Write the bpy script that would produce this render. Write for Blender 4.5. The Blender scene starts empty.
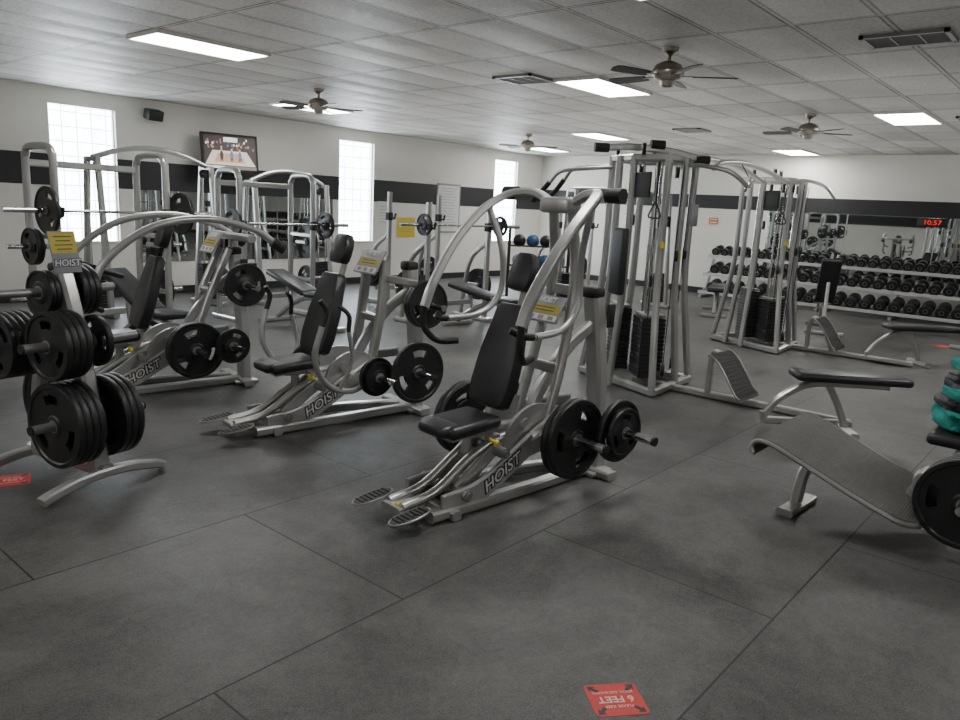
import bpy, bmesh, math, random
from mathutils import Vector, Matrix, Euler, noise as mnoise
R = random.Random(7)
SC = bpy.context.scene
COL = SC.collection
V = Vector

# ------------------------------------------------------------------ materials
def newmat(name):
    m = bpy.data.materials.new(name); m.use_nodes = True
    nt = m.node_tree
    return m, nt, nt.nodes["Principled BSDF"]

def simple(name, col, rough=0.5, metal=0.0, var=0.12, scale=14.0, bump=0.0, coat=0.0):
    m, nt, p = newmat(name)
    n = nt.nodes.new("ShaderNodeTexNoise"); n.inputs["Scale"].default_value = scale
    n.inputs["Detail"].default_value = 4
    tc = nt.nodes.new("ShaderNodeTexCoord")
    nt.links.new(tc.outputs["Object"], n.inputs["Vector"])
    r = nt.nodes.new("ShaderNodeValToRGB")
    r.color_ramp.elements[0].position = 0.3; r.color_ramp.elements[1].position = 0.7
    r.color_ramp.elements[0].color = (*[c*(1-var) for c in col], 1)
    r.color_ramp.elements[1].color = (*[min(1, c*(1+var)) for c in col], 1)
    nt.links.new(n.outputs["Fac"], r.inputs["Fac"])
    nt.links.new(r.outputs["Color"], p.inputs["Base Color"])
    p.inputs["Roughness"].default_value = rough
    p.inputs["Metallic"].default_value = metal
    if coat: p.inputs["Coat Weight"].default_value = coat
    if bump:
        b = nt.nodes.new("ShaderNodeBump"); b.inputs["Strength"].default_value = bump
        b.inputs["Distance"].default_value = 0.004
        n2 = nt.nodes.new("ShaderNodeTexNoise"); n2.inputs["Scale"].default_value = scale*12
        nt.links.new(tc.outputs["Object"], n2.inputs["Vector"])
        nt.links.new(n2.outputs["Fac"], b.inputs["Height"])
        nt.links.new(b.outputs["Normal"], p.inputs["Normal"])
    return m

def emis(name, col, s):
    m, nt, p = newmat(name)
    p.inputs["Base Color"].default_value = (*col, 1)
    p.inputs["Emission Color"].default_value = (*col, 1)
    p.inputs["Emission Strength"].default_value = s
    return m

SILVER = simple("silver_powdercoat", (.46, .46, .45), .31, .72, .04, 6, coat=.25)
LSILV = simple("pale_grey_powdercoat", (.47, .47, .465), .34, .62, .04, 6, coat=.2)
RACKG = simple("light_grey_rack_paint", (.36, .36, .36), .45, .3, .04, 6)
DSILVER = simple("grey_powdercoat", (.26, .26, .26), .38, .5, .06)
CHROME = simple("chrome", (.78, .78, .78), .12, 1.0, .03)
PAD = simple("black_vinyl", (.014, .014, .017), .40, 0, .2, 9, bump=.15)
IRON = simple("black_plate", (.012, .012, .013), .42, .0, .25, 20, bump=.15)
RUB = simple("black_rubber", (.014, .014, .014), .55, 0, .2)
TREAD = simple("grey_tread", (.04, .04, .04), .5, 0, .2)
YEL = simple("yellow_card", (.62, .50, .03), .5, 0, .04)
MUST = simple("dull_yellow_card", (.42, .34, .06), .5, 0, .05)
WHITE = simple("white_card", (.7, .7, .7), .5, 0, .04)
GREYC = simple("grey_card", (.28, .29, .31), .5, 0, .06)
WALL = simple("wall_paint", (.75, .735, .685), .65, 0, .03, 2, bump=.1)
STRIPE = simple("black_wall_paint", (.016, .016, .018), .55, 0, .1)
TRIMW = simple("white_trim", (.75, .75, .72), .45, 0, .03)
RED = simple("red_vinyl", (.62, .04, .035), .5, 0, .08)
PINK = simple("pale_red_print", (.9, .55, .5), .5, 0, .03)
BLACKP = simple("black_print", (.015, .015, .015), .5)
BLADE = simple("dark_fan_blade", (.02, .017, .015), .45)
NICKEL = simple("brushed_nickel", (.34, .31, .26), .3, .9)
TEAL = simple("teal_fabric", (.01, .22, .19), .8, 0, .3, 12, bump=.3)
BLUE = simple("blue_rubber", (.02, .08, .20), .5)
ORANGE = simple("orange_sign", (.70, .18, .05), .5)
LIGHTM = emis("fluorescent_diffuser", (1, .99, .96), 27)
LEDR = emis("red_led", (1, .01, .01), 1.0)
MIR, _nt, _p = newmat("mirror_glass")
_p.inputs["Metallic"].default_value = 1; _p.inputs["Roughness"].default_value = .02
_p.inputs["Base Color"].default_value = (.62, .65, .64, 1)

def mth(nt, op, a, b=None, c=None):
    n = nt.nodes.new("ShaderNodeMath"); n.operation = op
    for i, v in enumerate((a, b, c)):
        if v is None: continue
        if isinstance(v, (int, float)): n.inputs[i].default_value = v
        else: nt.links.new(v, n.inputs[i])
    return n.outputs[0]

def floor_mat():
    m, nt, p = newmat("rubber_mat_floor")
    tc = nt.nodes.new("ShaderNodeTexCoord")
    sp = nt.nodes.new("ShaderNodeSeparateXYZ"); nt.links.new(tc.outputs["Object"], sp.inputs[0])
    X, Y = sp.outputs[0], sp.outputs[1]
    v = mth(nt, 'DIVIDE', mth(nt, 'ADD', Y, .32), 1.17)
    row = mth(nt, 'FLOOR', v)
    fv = mth(nt, 'ABSOLUTE', mth(nt, 'SUBTRACT', mth(nt, 'FRACT', mth(nt, 'ADD', v, .5)), .5))
    dv = mth(nt, 'MULTIPLY', fv, 1.17)
    u = mth(nt, 'DIVIDE', mth(nt, 'ADD', mth(nt, 'SUBTRACT', X, 3.95), mth(nt, 'MULTIPLY', row, .98)), 1.83)
    fu = mth(nt, 'ABSOLUTE', mth(nt, 'SUBTRACT', mth(nt, 'FRACT', mth(nt, 'ADD', u, .5)), .5))
    du = mth(nt, 'MULTIPLY', fu, 1.83)
    d = mth(nt, 'MINIMUM', du, dv)
    seam = mth(nt, 'LESS_THAN', d, .0042)
    cell = nt.nodes.new("ShaderNodeCombineXYZ")
    nt.links.new(mth(nt, 'FLOOR', u), cell.inputs[0]); nt.links.new(row, cell.inputs[1])
    wn = nt.nodes.new("ShaderNodeTexWhiteNoise"); nt.links.new(cell.outputs[0], wn.inputs["Vector"])
    def noise(s, det, dist=0, rough=.5):
        n = nt.nodes.new("ShaderNodeTexNoise"); n.inputs["Scale"].default_value = s; n.inputs["Detail"].default_value = det
        n.inputs["Distortion"].default_value = dist; n.inputs["Roughness"].default_value = rough
        nt.links.new(tc.outputs["Object"], n.inputs["Vector"]); return n.outputs["Fac"]
    n1 = noise(1.0, 8, .8, .6); n2 = noise(140, 2); n3 = noise(6, 8, .5, .7); n4 = noise(38, 5, 0, .7)
    base = mth(nt, 'ADD', .074, mth(nt, 'MULTIPLY', wn.outputs["Value"], .014))
    base = mth(nt, 'ADD', base, mth(nt, 'MULTIPLY', mth(nt, 'SUBTRACT', n1, .5), .24))
    base = mth(nt, 'ADD', base, mth(nt, 'MULTIPLY', mth(nt, 'SUBTRACT', n3, .5), .10))
    base = mth(nt, 'ADD', base, mth(nt, 'MULTIPLY', mth(nt, 'SUBTRACT', n4, .5), .09))
    base = mth(nt, 'ADD', base, mth(nt, 'MULTIPLY', mth(nt, 'SUBTRACT', n2, .5), .14))
    vo = nt.nodes.new("ShaderNodeTexVoronoi"); vo.inputs["Scale"].default_value = 26
    nt.links.new(tc.outputs["Object"], vo.inputs["Vector"])
    fl = mth(nt, 'MULTIPLY', mth(nt, 'LESS_THAN', vo.outputs["Distance"], .05), mth(nt, 'GREATER_THAN', n3, .52))
    base = mth(nt, 'ADD', base, mth(nt, 'MULTIPLY', fl, .05))
    base = mth(nt, 'MAXIMUM', base, .02)
    base = mth(nt, 'MULTIPLY', base, mth(nt, 'SUBTRACT', 1, mth(nt, 'MULTIPLY', seam, .85)))
    cc = nt.nodes.new("ShaderNodeCombineColor")
    for i, k in enumerate((1.0, .985, .945)):
        nt.links.new(mth(nt, 'MULTIPLY', base, k), cc.inputs[i])
    nt.links.new(cc.outputs[0], p.inputs["Base Color"])
    nt.links.new(mth(nt, 'ADD', .34, mth(nt, 'MULTIPLY', n1, .3)), p.inputs["Roughness"])
    b = nt.nodes.new("ShaderNodeBump"); b.inputs["Strength"].default_value = .4; b.inputs["Distance"].default_value = .003
    h = mth(nt, 'SUBTRACT', n2, mth(nt, 'MULTIPLY', seam, 2))
    nt.links.new(h, b.inputs["Height"]); nt.links.new(b.outputs[0], p.inputs["Normal"])
    return m
TX, TY, GX, GY = 1.10, .55, 3.22, 6.37
def ceil_mat():
    m, nt, p = newmat("ceiling_tiles")
    tc = nt.nodes.new("ShaderNodeTexCoord")
    sp = nt.nodes.new("ShaderNodeSeparateXYZ"); nt.links.new(tc.outputs["Object"], sp.inputs[0])
    u = mth(nt, 'DIVIDE', mth(nt, 'SUBTRACT', sp.outputs[0], GX), TX)
    v = mth(nt, 'DIVIDE', mth(nt, 'SUBTRACT', sp.outputs[1], GY), TY)
    def edge(t, s):
        return mth(nt, 'MULTIPLY', mth(nt, 'ABSOLUTE', mth(nt, 'SUBTRACT', mth(nt, 'FRACT', mth(nt, 'ADD', t, .5)), .5)), s)
    eu, ev = edge(u, TX), edge(v, TY)
    d = mth(nt, 'MINIMUM', eu, ev)
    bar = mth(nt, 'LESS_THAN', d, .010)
    bar_shade = mth(nt, 'MULTIPLY', mth(nt, 'LESS_THAN', d, .026), mth(nt, 'SUBTRACT', 1, bar))  # shadow along the grid bars, painted into the tile colour
    cell = nt.nodes.new("ShaderNodeCombineXYZ")
    nt.links.new(mth(nt, 'FLOOR', u), cell.inputs[0]); nt.links.new(mth(nt, 'FLOOR', v), cell.inputs[1])
    wn = nt.nodes.new("ShaderNodeTexWhiteNoise"); nt.links.new(cell.outputs[0], wn.inputs["Vector"])
    n1 = nt.nodes.new("ShaderNodeTexNoise"); n1.inputs["Scale"].default_value = 38; n1.inputs["Detail"].default_value = 6
    nt.links.new(tc.outputs["Object"], n1.inputs["Vector"])
    n3 = nt.nodes.new("ShaderNodeTexNoise"); n3.inputs["Scale"].default_value = 1.3; n3.inputs["Detail"].default_value = 5
    nt.links.new(tc.outputs["Object"], n3.inputs["Vector"])
    base = mth(nt, 'ADD', .40, mth(nt, 'MULTIPLY', wn.outputs["Value"], .16))
    base = mth(nt, 'ADD', base, mth(nt, 'MULTIPLY', mth(nt, 'SUBTRACT', n1.outputs["Fac"], .5), .40))
    base = mth(nt, 'ADD', base, mth(nt, 'MULTIPLY', mth(nt, 'SUBTRACT', n3.outputs["Fac"], .5), .34))
    base = mth(nt, 'SUBTRACT', base, mth(nt, 'MULTIPLY', bar_shade, .30))
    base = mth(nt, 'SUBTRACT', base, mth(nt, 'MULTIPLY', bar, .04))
    base = mth(nt, 'MAXIMUM', base, .06)
    cc = nt.nodes.new("ShaderNodeCombineColor")
    for i, k in enumerate((1.0, .98, .935)):
        nt.links.new(mth(nt, 'MULTIPLY', base, k), cc.inputs[i])
    nt.links.new(cc.outputs[0], p.inputs["Base Color"])
    p.inputs["Roughness"].default_value = .5
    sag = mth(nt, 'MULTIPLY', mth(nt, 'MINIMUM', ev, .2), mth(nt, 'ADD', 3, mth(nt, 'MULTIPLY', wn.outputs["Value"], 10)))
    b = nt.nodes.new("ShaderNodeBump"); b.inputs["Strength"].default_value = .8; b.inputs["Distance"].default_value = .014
    nt.links.new(mth(nt, 'ADD', sag, mth(nt, 'SUBTRACT', mth(nt, 'MULTIPLY', n1.outputs["Fac"], .6), mth(nt, 'MULTIPLY', bar_shade, 1.5))), b.inputs["Height"])
    nt.links.new(b.outputs[0], p.inputs["Normal"])
    return m

def glassblock_mat():
    m, nt, p = newmat("glass_block_daylight")
    tc = nt.nodes.new("ShaderNodeTexCoord")
    sp = nt.nodes.new("ShaderNodeSeparateXYZ"); nt.links.new(tc.outputs["Object"], sp.inputs[0])
    def edge(t, s):
        t = mth(nt, 'DIVIDE', t, s)
        return mth(nt, 'MULTIPLY', mth(nt, 'ABSOLUTE', mth(nt, 'SUBTRACT', mth(nt, 'FRACT', mth(nt, 'ADD', t, .5)), .5)), s)
    d = mth(nt, 'MINIMUM', edge(sp.outputs[0], .2), edge(sp.outputs[2], .2))
    ln = mth(nt, 'LESS_THAN', d, .007)
    n1 = nt.nodes.new("ShaderNodeTexNoise"); n1.inputs["Scale"].default_value = 9
    nt.links.new(tc.outputs["Object"], n1.inputs["Vector"])
    st = mth(nt, 'MULTIPLY', mth(nt, 'ADD', 10.0, mth(nt, 'MULTIPLY', n1.outputs["Fac"], 14.0)), mth(nt, 'SUBTRACT', 1, mth(nt, 'MULTIPLY', ln, .78)))
    p.inputs["Emission Color"].default_value = (.84, .93, 1, 1)
    p.inputs["Base Color"].default_value = (.5, .5, .5, 1)
    nt.links.new(st, p.inputs["Emission Strength"])
    return m

# ------------------------------------------------------------------ mesh builder
def smooth_path(pts, k=6):
    P = [V(p) for p in pts]
    if len(P) < 3: return P
    out = []
    for i in range(len(P)-1):
        p0 = P[i-1] if i > 0 else P[0]*2-P[1]
        p1, p2 = P[i], P[i+1]
        p3 = P[i+2] if i+2 < len(P) else P[-1]*2-P[-2]
        for j in range(k):
            t = j/k
            out.append(.5*((2*p1)+(p2-p0)*t+(2*p0-5*p1+4*p2-p3)*t*t+(3*p1-p0-3*p2+p3)*t**3))
    out.append(P[-1])
    return out

class MB:
    def __init__(s): s.v = []; s.f = []; s.mi = []; s.m = 0
    def add(s, vs, fs, m=None):
        o = len(s.v); s.v += [V(v) for v in vs]
        for f in fs:
            s.f.append([i+o for i in f]); s.mi.append(s.m if m is None else m)
    def sweep(s, pts, prof, m=None, up=None, scales=None):
        P = [V(p) for p in pts]; n = len(P); k = len(prof)
        T = []
        for i in range(n):
            a = P[max(0, i-1)]; b = P[min(n-1, i+1)]
            T.append((b-a).normalized())
        ref = V(up) if up else (V((0, 0, 1)) if abs(T[0].z) < .9 else V((1, 0, 0)))
        nrm = (ref-T[0]*ref.dot(T[0])).normalized()
        vs = []
        for i in range(n):
            nrm = (nrm-T[i]*nrm.dot(T[i])).normalized()
            bi = T[i].cross(nrm)
            sc = scales[i] if scales else 1
            for (x, y) in prof:
                vs.append(P[i]+bi*x*sc+nrm*y*sc)
        fs = []
        for i in range(n-1):
            for j in range(k):
                a = i*k+j; b = i*k+(j+1) % k
                fs.append((a, b, b+k, a+k))
        fs.append(tuple(range(k-1, -1, -1))); fs.append(tuple((n-1)*k+j for j in range(k)))
        s.add(vs, fs, m)
    def tube(s, pts, r=.03, n=10, k=6, m=None, curve=True):
        p = smooth_path(pts, k) if curve else [V(q) for q in pts]
        s.sweep(p, [(r*math.cos(2*math.pi*i/n), r*math.sin(2*math.pi*i/n)) for i in range(n)], m)
    def rect(s, pts, w, h, m=None, up=None, curve=True, k=6, c=.2):
        x, y = w/2, h/2; d = min(w, h)*c
        prof = [(-x+d, -y), (x-d, -y), (x, -y+d), (x, y-d), (x-d, y), (-x+d, y), (-x, y-d), (-x, -y+d)]
        p = smooth_path(pts, k) if curve else [V(q) for q in pts]
        s.sweep(p, prof, m, up)
    def slab(s, poly, y0, y1, m=None):
        k = len(poly)
        vs = [(x, y0, z) for x, z in poly]+[(x, y1, z) for x, z in poly]
        s.add(vs, [tuple(range(k)), tuple(range(2*k-1, k-1, -1))]+[(j, (j+1) % k, k+(j+1) % k, k+j) for j in range(k)], m)
    def box(s, c, size, rot=(0, 0, 0), bev=0, seg=2, m=None, taper=None):
        bm = bmesh.new(); bmesh.ops.create_cube(bm, size=1)
        for v in bm.verts:
            if taper and v.co.z > 0:
                v.co.x *= taper[0]; v.co.y *= taper[1]
            v.co = V((v.co.x*size[0], v.co.y*size[1], v.co.z*size[2]))
        if bev: bmesh.ops.bevel(bm, geom=bm.edges[:], offset=bev, segments=seg, affect='EDGES', profile=.5)
        M = Matrix.Translation(V(c)) @ (rot.to_4x4() if isinstance(rot, Matrix) else Euler(rot).to_matrix().to_4x4())
        bm.verts.index_update()
        vs = [M @ v.co for v in bm.verts]; fs = [[v.index for v in f.verts] for f in bm.faces]
        bm.free(); s.add(vs, fs, m)
    def lathe(s, prof, M=None, n=32, closed=True, m=None):
        M = M or Matrix.Identity(4); k = len(prof); vs = []
        for i in range(n):
            a = 2*math.pi*i/n
            for (r, z) in prof: vs.append(M @ V((r*math.cos(a), r*math.sin(a), z)))
        fs = []
        for i in range(n):
            j = (i+1) % n
            for q in range(k if closed else k-1):
                q2 = (q+1) % k
                fs.append((i*k+q, j*k+q, j*k+q2, i*k+q2))
        s.add(vs, fs, m)
    def cyl(s, a, b, r, n=16, m=None):
        s.sweep([a, b], [(r*math.cos(2*math.pi*i/n), r*math.sin(2*math.pi*i/n)) for i in range(n)], m)
    def ball(s, c, r, m=None, n=20):
        k = 10
        M = Matrix.Translation(V(c))
        prof = [(max(1e-4, r*math.sin(math.pi*i/k)), -r*math.cos(math.pi*i/k)) for i in range(k+1)]
        s.lathe(prof, M, n, False, m)
    def grid(s, rows, m=None):
        k = len(rows[0]); vs = [p for r in rows for p in r]; fs = []
        for i in range(len(rows)-1):
            for j in range(k-1):
                fs.append((i*k+j, i*k+j+1, (i+1)*k+j+1, (i+1)*k+j))
        s.add(vs, fs, m)
    def mesh(s, name, mats, off=None):
        me = bpy.data.meshes.new(name)
        vs = [v-off for v in s.v] if off else s.v
        me.from_pydata([tuple(v) for v in vs], [], s.f)
        for mt in mats: me.materials.append(mt)
        me.polygons.foreach_set("material_index", s.mi)
        me.polygons.foreach_set("use_smooth", [True]*len(s.f))
        me.update()
        bm = bmesh.new(); bm.from_mesh(me); bmesh.ops.recalc_face_normals(bm, faces=bm.faces[:]); bm.to_mesh(me); bm.free()
        me.set_sharp_from_angle(angle=math.radians(38))
        return me
    def obj(s, name, mats, parent=None, world=False, **kw):
        if not isinstance(mats, (list, tuple)): mats = [mats]
        off = V(parent.location) if (world and parent) else None
        o = bpy.data.objects.new(name, s.mesh(name, mats, off)); COL.objects.link(o)
        if parent: o.parent = parent
        for k, v in kw.items(): o[k] = v
        return o

def empty(name, loc, rot, label, cat, group=None):
    o = bpy.data.objects.new(name, None); COL.objects.link(o)
    o.empty_display_size = .1; o.location = loc; o.rotation_euler = (0, 0, rot)
    o["label"] = label; o["category"] = cat
    if group: o["group"] = group
    return o

def top(name, me, loc=(0, 0, 0), rot=None, label="", cat="", group=None, scale=None):
    o = bpy.data.objects.new(name, me); COL.objects.link(o)
    M = Matrix.Translation(V(loc))
    if rot is not None: M = M @ rot.to_4x4()
    o.matrix_world = M
    o["label"] = label; o["category"] = cat
    if group: o["group"] = group
    return o

def text(body, size, mat, name, parent, loc, rotm, ext=.001, shear=0, bold=0, sx=1, extra=None):
    cu = bpy.data.curves.new(name, 'FONT'); cu.body = body; cu.size = size; cu.extrude = ext
    cu.align_x = 'CENTER'; cu.align_y = 'CENTER'; cu.shear = shear; cu.offset = bold
    cu.resolution_u = 3
    t = bpy.data.objects.new(name+"_tmp", cu); COL.objects.link(t)
    dg = bpy.context.evaluated_depsgraph_get()
    me = bpy.data.meshes.new_from_object(t.evaluated_get(dg))
    bpy.data.objects.remove(t)
    me.transform(Matrix.Translation(V(loc)) @ rotm.to_4x4() @ Matrix.Diagonal((sx, 1, 1, 1)))
    me.materials.clear(); me.materials.append(mat)
    o = bpy.data.objects.new(name, me); COL.objects.link(o)
    if parent: o.parent = parent
    return o

def basis(xd, yd):
    x = V(xd).normalized(); y = V(yd); y = (y-x*y.dot(x)).normalized(); z = x.cross(y)
    return Matrix((x, y, z)).transposed()

# ------------------------------------------------------------------ plates
SPEC = {45: (.225, .036), 35: (.18, .034), 25: (.14, .032), 10: (.115, .026), 5: (.09, .022)}
def plate_mesh(Rr, th, slots=True):
    b = MB(); n = 48
    rr = [.0265, .05, .06, Rr*.52, Rr*.74, Rr*.87, Rr*.90, Rr*.985, Rr]
    zz = [th/2, th/2, th*.28, th*.28, th*.28, th*.28, th/2, th/2, th*.38]
    k = len(rr); vs = []
    for side in (1, -1):
        for i in range(n):
            a = 2*math.pi*i/n
            for r, z in zip(rr, zz): vs.append((r*math.cos(a), r*math.sin(a), z*side))
    def ix(s, i, j): return s*n*k+(i % n)*k+j
    def hole(i): return slots and (i % 16) < 6
    fs = []
    for i in range(n):
        for j in range(k-1):
            if j == 3 and hole(i):
                fs.append((ix(0, i, 3), ix(0, i+1, 3), ix(1, i+1, 3), ix(1, i, 3)))
                fs.append((ix(0, i, 4), ix(1, i, 4), ix(1, i+1, 4), ix(0, i+1, 4)))
                continue
            fs.append((ix(0, i, j), ix(0, i, j+1), ix(0, i+1, j+1), ix(0, i+1, j)))
            fs.append((ix(1, i, j), ix(1, i+1, j), ix(1, i+1, j+1), ix(1, i, j+1)))
        if slots and hole(i) != hole(i-1):
            fs.append((ix(0, i, 3), ix(0, i, 4), ix(1, i, 4), ix(1, i, 3)))
        fs.append((ix(0, i, 0), ix(0, i+1, 0), ix(1, i+1, 0), ix(1, i, 0)))
        fs.append((ix(0, i, k-1), ix(1, i, k-1), ix(1, i+1, k-1), ix(0, i+1, k-1)))
    b.add(vs, fs)
    b.lathe([(.027, -th/2-.0005), (.036, -th/2-.0005), (.036, th/2+.0005), (.027, th/2+.0005)], None, 24, True, 1)
    return b.mesh("weight_plate", [IRON, DSILVER])
PM = {}
def plate(loc, axis, size, roll=0, group=None, label=None):
    spec = SPEC[size]
    if size not in PM: PM[size] = plate_mesh(spec[0], spec[1], size >= 25)
    q = V(axis).to_track_quat('Z', 'Y').to_matrix() @ Matrix.Rotation(roll, 3, 'Z')
    lb = label or {45: "large black weight plate with hand-hold slots", 35: "medium black weight plate with hand-hold slots",
                   25: "small black weight plate with hand-hold slots", 10: "small solid black weight plate", 5: "tiny solid black weight plate"}[size]
    top("weight_plate", PM[size], loc, q, lb, "weight plate", group)
def stack(W, p, axis, sizes, group):
    A = (W.to_3x3() @ V(axis)).normalized(); P = W @ V(p); d = 0
    for s in sizes:
        th = SPEC[s][1]
        plate(P+A*(d+th/2), A, s, R.random()*6, group); d += th+.003

# ------------------------------------------------------------------ room
H = 2.9
LX, BX = -3.0, 15.6
LY, RY = 11.4, -6.0
def struct(b, name, mats):
    o = b.obj(name, mats); o["kind"] = "structure"; return o
b = MB(); b.box(((LX+BX)/2, (LY+RY)/2, -.05), (BX-LX+.4, LY-RY+.4, .1)); struct(b, "floor", floor_mat())
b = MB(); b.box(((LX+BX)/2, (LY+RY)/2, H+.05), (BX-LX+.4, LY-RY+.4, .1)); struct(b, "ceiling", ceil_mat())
WIN = [(4.2, 5.1), (9.2, 10.05), (13.75, 14.6)]; WZ = (.8, 2.68)
b = MB(); xs = [LX-.2]+[q for w in WIN for q in w]+[BX+.2]
for i in range(0, len(xs), 2):
    b.box(((xs[i]+xs[i+1])/2, LY+.1, H/2), (xs[i+1]-xs[i], .2, H))
for w in WIN:
    b.box(((w[0]+w[1])/2, LY+.1, WZ[0]/2), (w[1]-w[0], .2, WZ[0]))
    b.box(((w[0]+w[1])/2, LY+.1, (H+WZ[1])/2), (w[1]-w[0], .2, H-WZ[1]))
struct(b, "wall_left", WALL)
b = MB(); b.box((BX+.1, (LY+RY)/2, H/2), (.2, LY-RY, H)); struct(b, "wall_back", WALL)
b = MB(); b.box(((LX+BX)/2, RY-.1, H/2), (BX-LX+.4, .2, H)); struct(b, "wall_right", WALL)
b = MB(); b.box((LX-.1, (LY+RY)/2, H/2), (.2, LY-RY, H)); struct(b, "wall_front", WALL)
GB = glassblock_mat()
for i, w in enumerate(WIN):
    b = MB()
    b.box(((w[0]+w[1])/2, LY+.12, (WZ[0]+WZ[1])/2), (w[1]-w[0]-.02, .06, WZ[1]-WZ[0]-.02), m=0)
    for x in (w[0]+.012, w[1]-.012): b.box((x, LY+.07, (WZ[0]+WZ[1])/2), (.024, .05, WZ[1]-WZ[0]), m=1)
    b.box(((w[0]+w[1])/2, LY+.03, WZ[0]+.012), (w[1]-w[0]-.002, .1, .024), m=1)
    struct(b, "window_%d" % (i+1), [GB, TRIMW])
k = 1
for i in range(0, len(xs), 2):
    x0 = max(xs[i], LX); x1 = min(xs[i+1], BX)
    b = MB(); b.box(((x0+x1)/2, LY-.003, 1.80), (x1-x0, .006, .42)); struct(b, "trim_%d" % k, STRIPE); k += 1
b = MB(); b.box((BX-.003, (LY+RY)/2, 1.95), (.006, LY-RY-.02, .28)); struct(b, "trim_%d" % k, STRIPE); k += 1
b = MB(); b.box((LX+.003, (LY+RY)/2, 1.85), (.006, LY-RY-.02, .40)); struct(b, "trim_%d" % k, STRIPE); k += 1
b = MB(); b.box(((LX+BX)/2, LY-.02, .06), (BX-LX, .04, .12)); struct(b, "baseboard_left", STRIPE)
b = MB(); b.box((BX-.02, (LY+RY)/2, .06), (.04, LY-RY-.1, .12)); struct(b, "baseboard_back", STRIPE)

def mirror(c, size, ax):
    b = MB(); b.box((0, 0, 0), size, m=0)
    if ax == 'Y':
        for sx in (-1, 1): b.box((sx*(size[0]/2), 0, 0), (.012, .014, size[2]), m=1)
    else:
        for sy in (-1, 1): b.box((0, sy*(size[1]/2), 0), (.014, .008, size[2]), m=1)
    top("wall_mirror", b.mesh("wall_mirror", [MIR, CHROME]), c, None, "large frameless mirror panel fixed to the gym wall", "mirror", "wall mirror panels")
for i in range(3): mirror((6.0+i*1.22, LY-.008, 1.05), (1.2, .008, 1.08), 'Y')
for i in range(6): mirror((BX-.008, -2.6+i*1.5, 1.25), (.008, 1.48, 1.12), 'X')

def light(x, y):
    b = MB()
    b.box((0, 0, 0), (TX-.03, TY-.03, .02), m=0)
    for sx, sy, a, c in ((0, 1, TX-.03, .02), (0, -1, TX-.03, .02), (1, 0, .02, TY), (-1, 0, .02, TY)):
        b.box((sx*(TX/2-.01), sy*(TY/2-.01), -.002), (a, c, .03), m=1)
    top("ceiling_light", b.mesh("ceiling_light", [LIGHTM, TRIMW]), (x+TX/2, y+TY/2, H-.012), None,
        "lit rectangular fluorescent troffer with white frame in ceiling grid", "ceiling light", "fluorescent ceiling lights")
for i, j in [(0, 0), (3, -4), (7, 1), (6, -8), (10, -3), (3, 5), (9, 6), (0, -8), (-4, -4), (-4, 5), (0, -16), (3, -13), (7, -16), (-4, -13)]:
    light(GX+i*TX, GY+j*TY)
# added upward fill to brighten the ceiling, no real fixture; weaker toward the camera
for (x, y, e) in ((2.6, 7.4, 50), (2, 0, 22), (11, 7, 100), (11, 0, 70)):
    ld = bpy.data.lights.new("ceiling_fill", 'AREA'); ld.shape = 'RECTANGLE'; ld.size = 8; ld.size_y = 7; ld.energy = e
    ld.color = (1, .98, .94)
    lo = bpy.data.objects.new("ceiling_fill", ld); lo.location = (x, y, 2.0); lo.rotation_euler = (math.pi, 0, 0); COL.objects.link(lo)

def vent(x, y, sx, sy, fins=7):
    b = MB(); z = -.012
    for s in (-1, 1):
        b.box((s*sx/2, 0, z), (.03, sy+.03, .024)); b.box((0, s*sy/2, z), (sx+.03, .03, .024))
    b.box((0, 0, -.001), (sx, sy, .002), m=1)
    for i in range(fins):
        b.box((-sx/2+sx*(i+.5)/fins, 0, z), (.022, sy, .004), rot=(0, .7, 0))
    for s in (-.17, .17): b.box((0, s*sy, z-.003), (sx, .01, .012))
    top("ceiling_vent", b.mesh("ceiling_vent", [DSILVER, BLACKP]), (x, y, H), None,
        "metal air register with slanted louvres in the ceiling", "air vent", "ceiling air registers")
vent(6.1, 1.4, .34, .52); vent(6.35, 4.95, .40, .45); vent(11, 5.3, .4, .4); vent(10.6, 1.5, .36, .5)

def fan(x, y, rot, lab):
    r = empty("ceiling_fan", (x, y, H), rot, lab, "ceiling fan", "ceiling fans")
    b = MB(); b.lathe([(.0001, 0), (.07, 0), (.065, -.03), (.02, -.06), (.0001, -.06)], None, 20, False)
    b.cyl((0, 0, -.05), (0, 0, -.13), .014); b.obj("downrod", NICKEL, r)
    b = MB(); b.lathe([(.0001, -.10), (.05, -.105), (.10, -.13), (.125, -.17), (.125, -.20), (.10, -.235), (.06, -.25), (.05, -.29), (.03, -.30), (.0001, -.30)], None, 28, False)
    b.obj("motor_housing", NICKEL, r)
    for i in range(5):
        M = Matrix.Rotation(2*math.pi*i/5, 4, 'Z')
        b = MB()
        out = [(.19, -.04), (.28, -.05), (.48, -.056), (.53, -.045), (.545, 0), (.53, .045), (.48, .056), (.28, .05), (.19, .04)]
        vs = []
        for zz in (.003, -.003):
            for (px, py) in out: vs.append(M @ V((px, py, -.215+zz+py*.22)))
        n = len(out)
        b.add(vs, [tuple(range(n)), tuple(range(2*n-1, n-1, -1))]+[(j, (j+1) % n, n+(j+1) % n, n+j) for j in range(n)])
        b.obj("fan_blade", BLADE, r)
        b = MB(); b.box(M @ V((.155, 0, -.215)), (.13, .035, .008), rot=(0, 0, 2*math.pi*i/5)); b.obj("blade_bracket", NICKEL, r)
fan(5.7, 3.0, .25, "nickel ceiling fan with five dark blades at rest")
fan(5.96, 7.8, .6, "nickel ceiling fan with five dark blades at rest")
fan(11.0, 8.4, .1, "nickel ceiling fan with five dark blades at rest")
fan(9.8, 3.2, .4, "nickel ceiling fan with five dark blades at rest")

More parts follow.
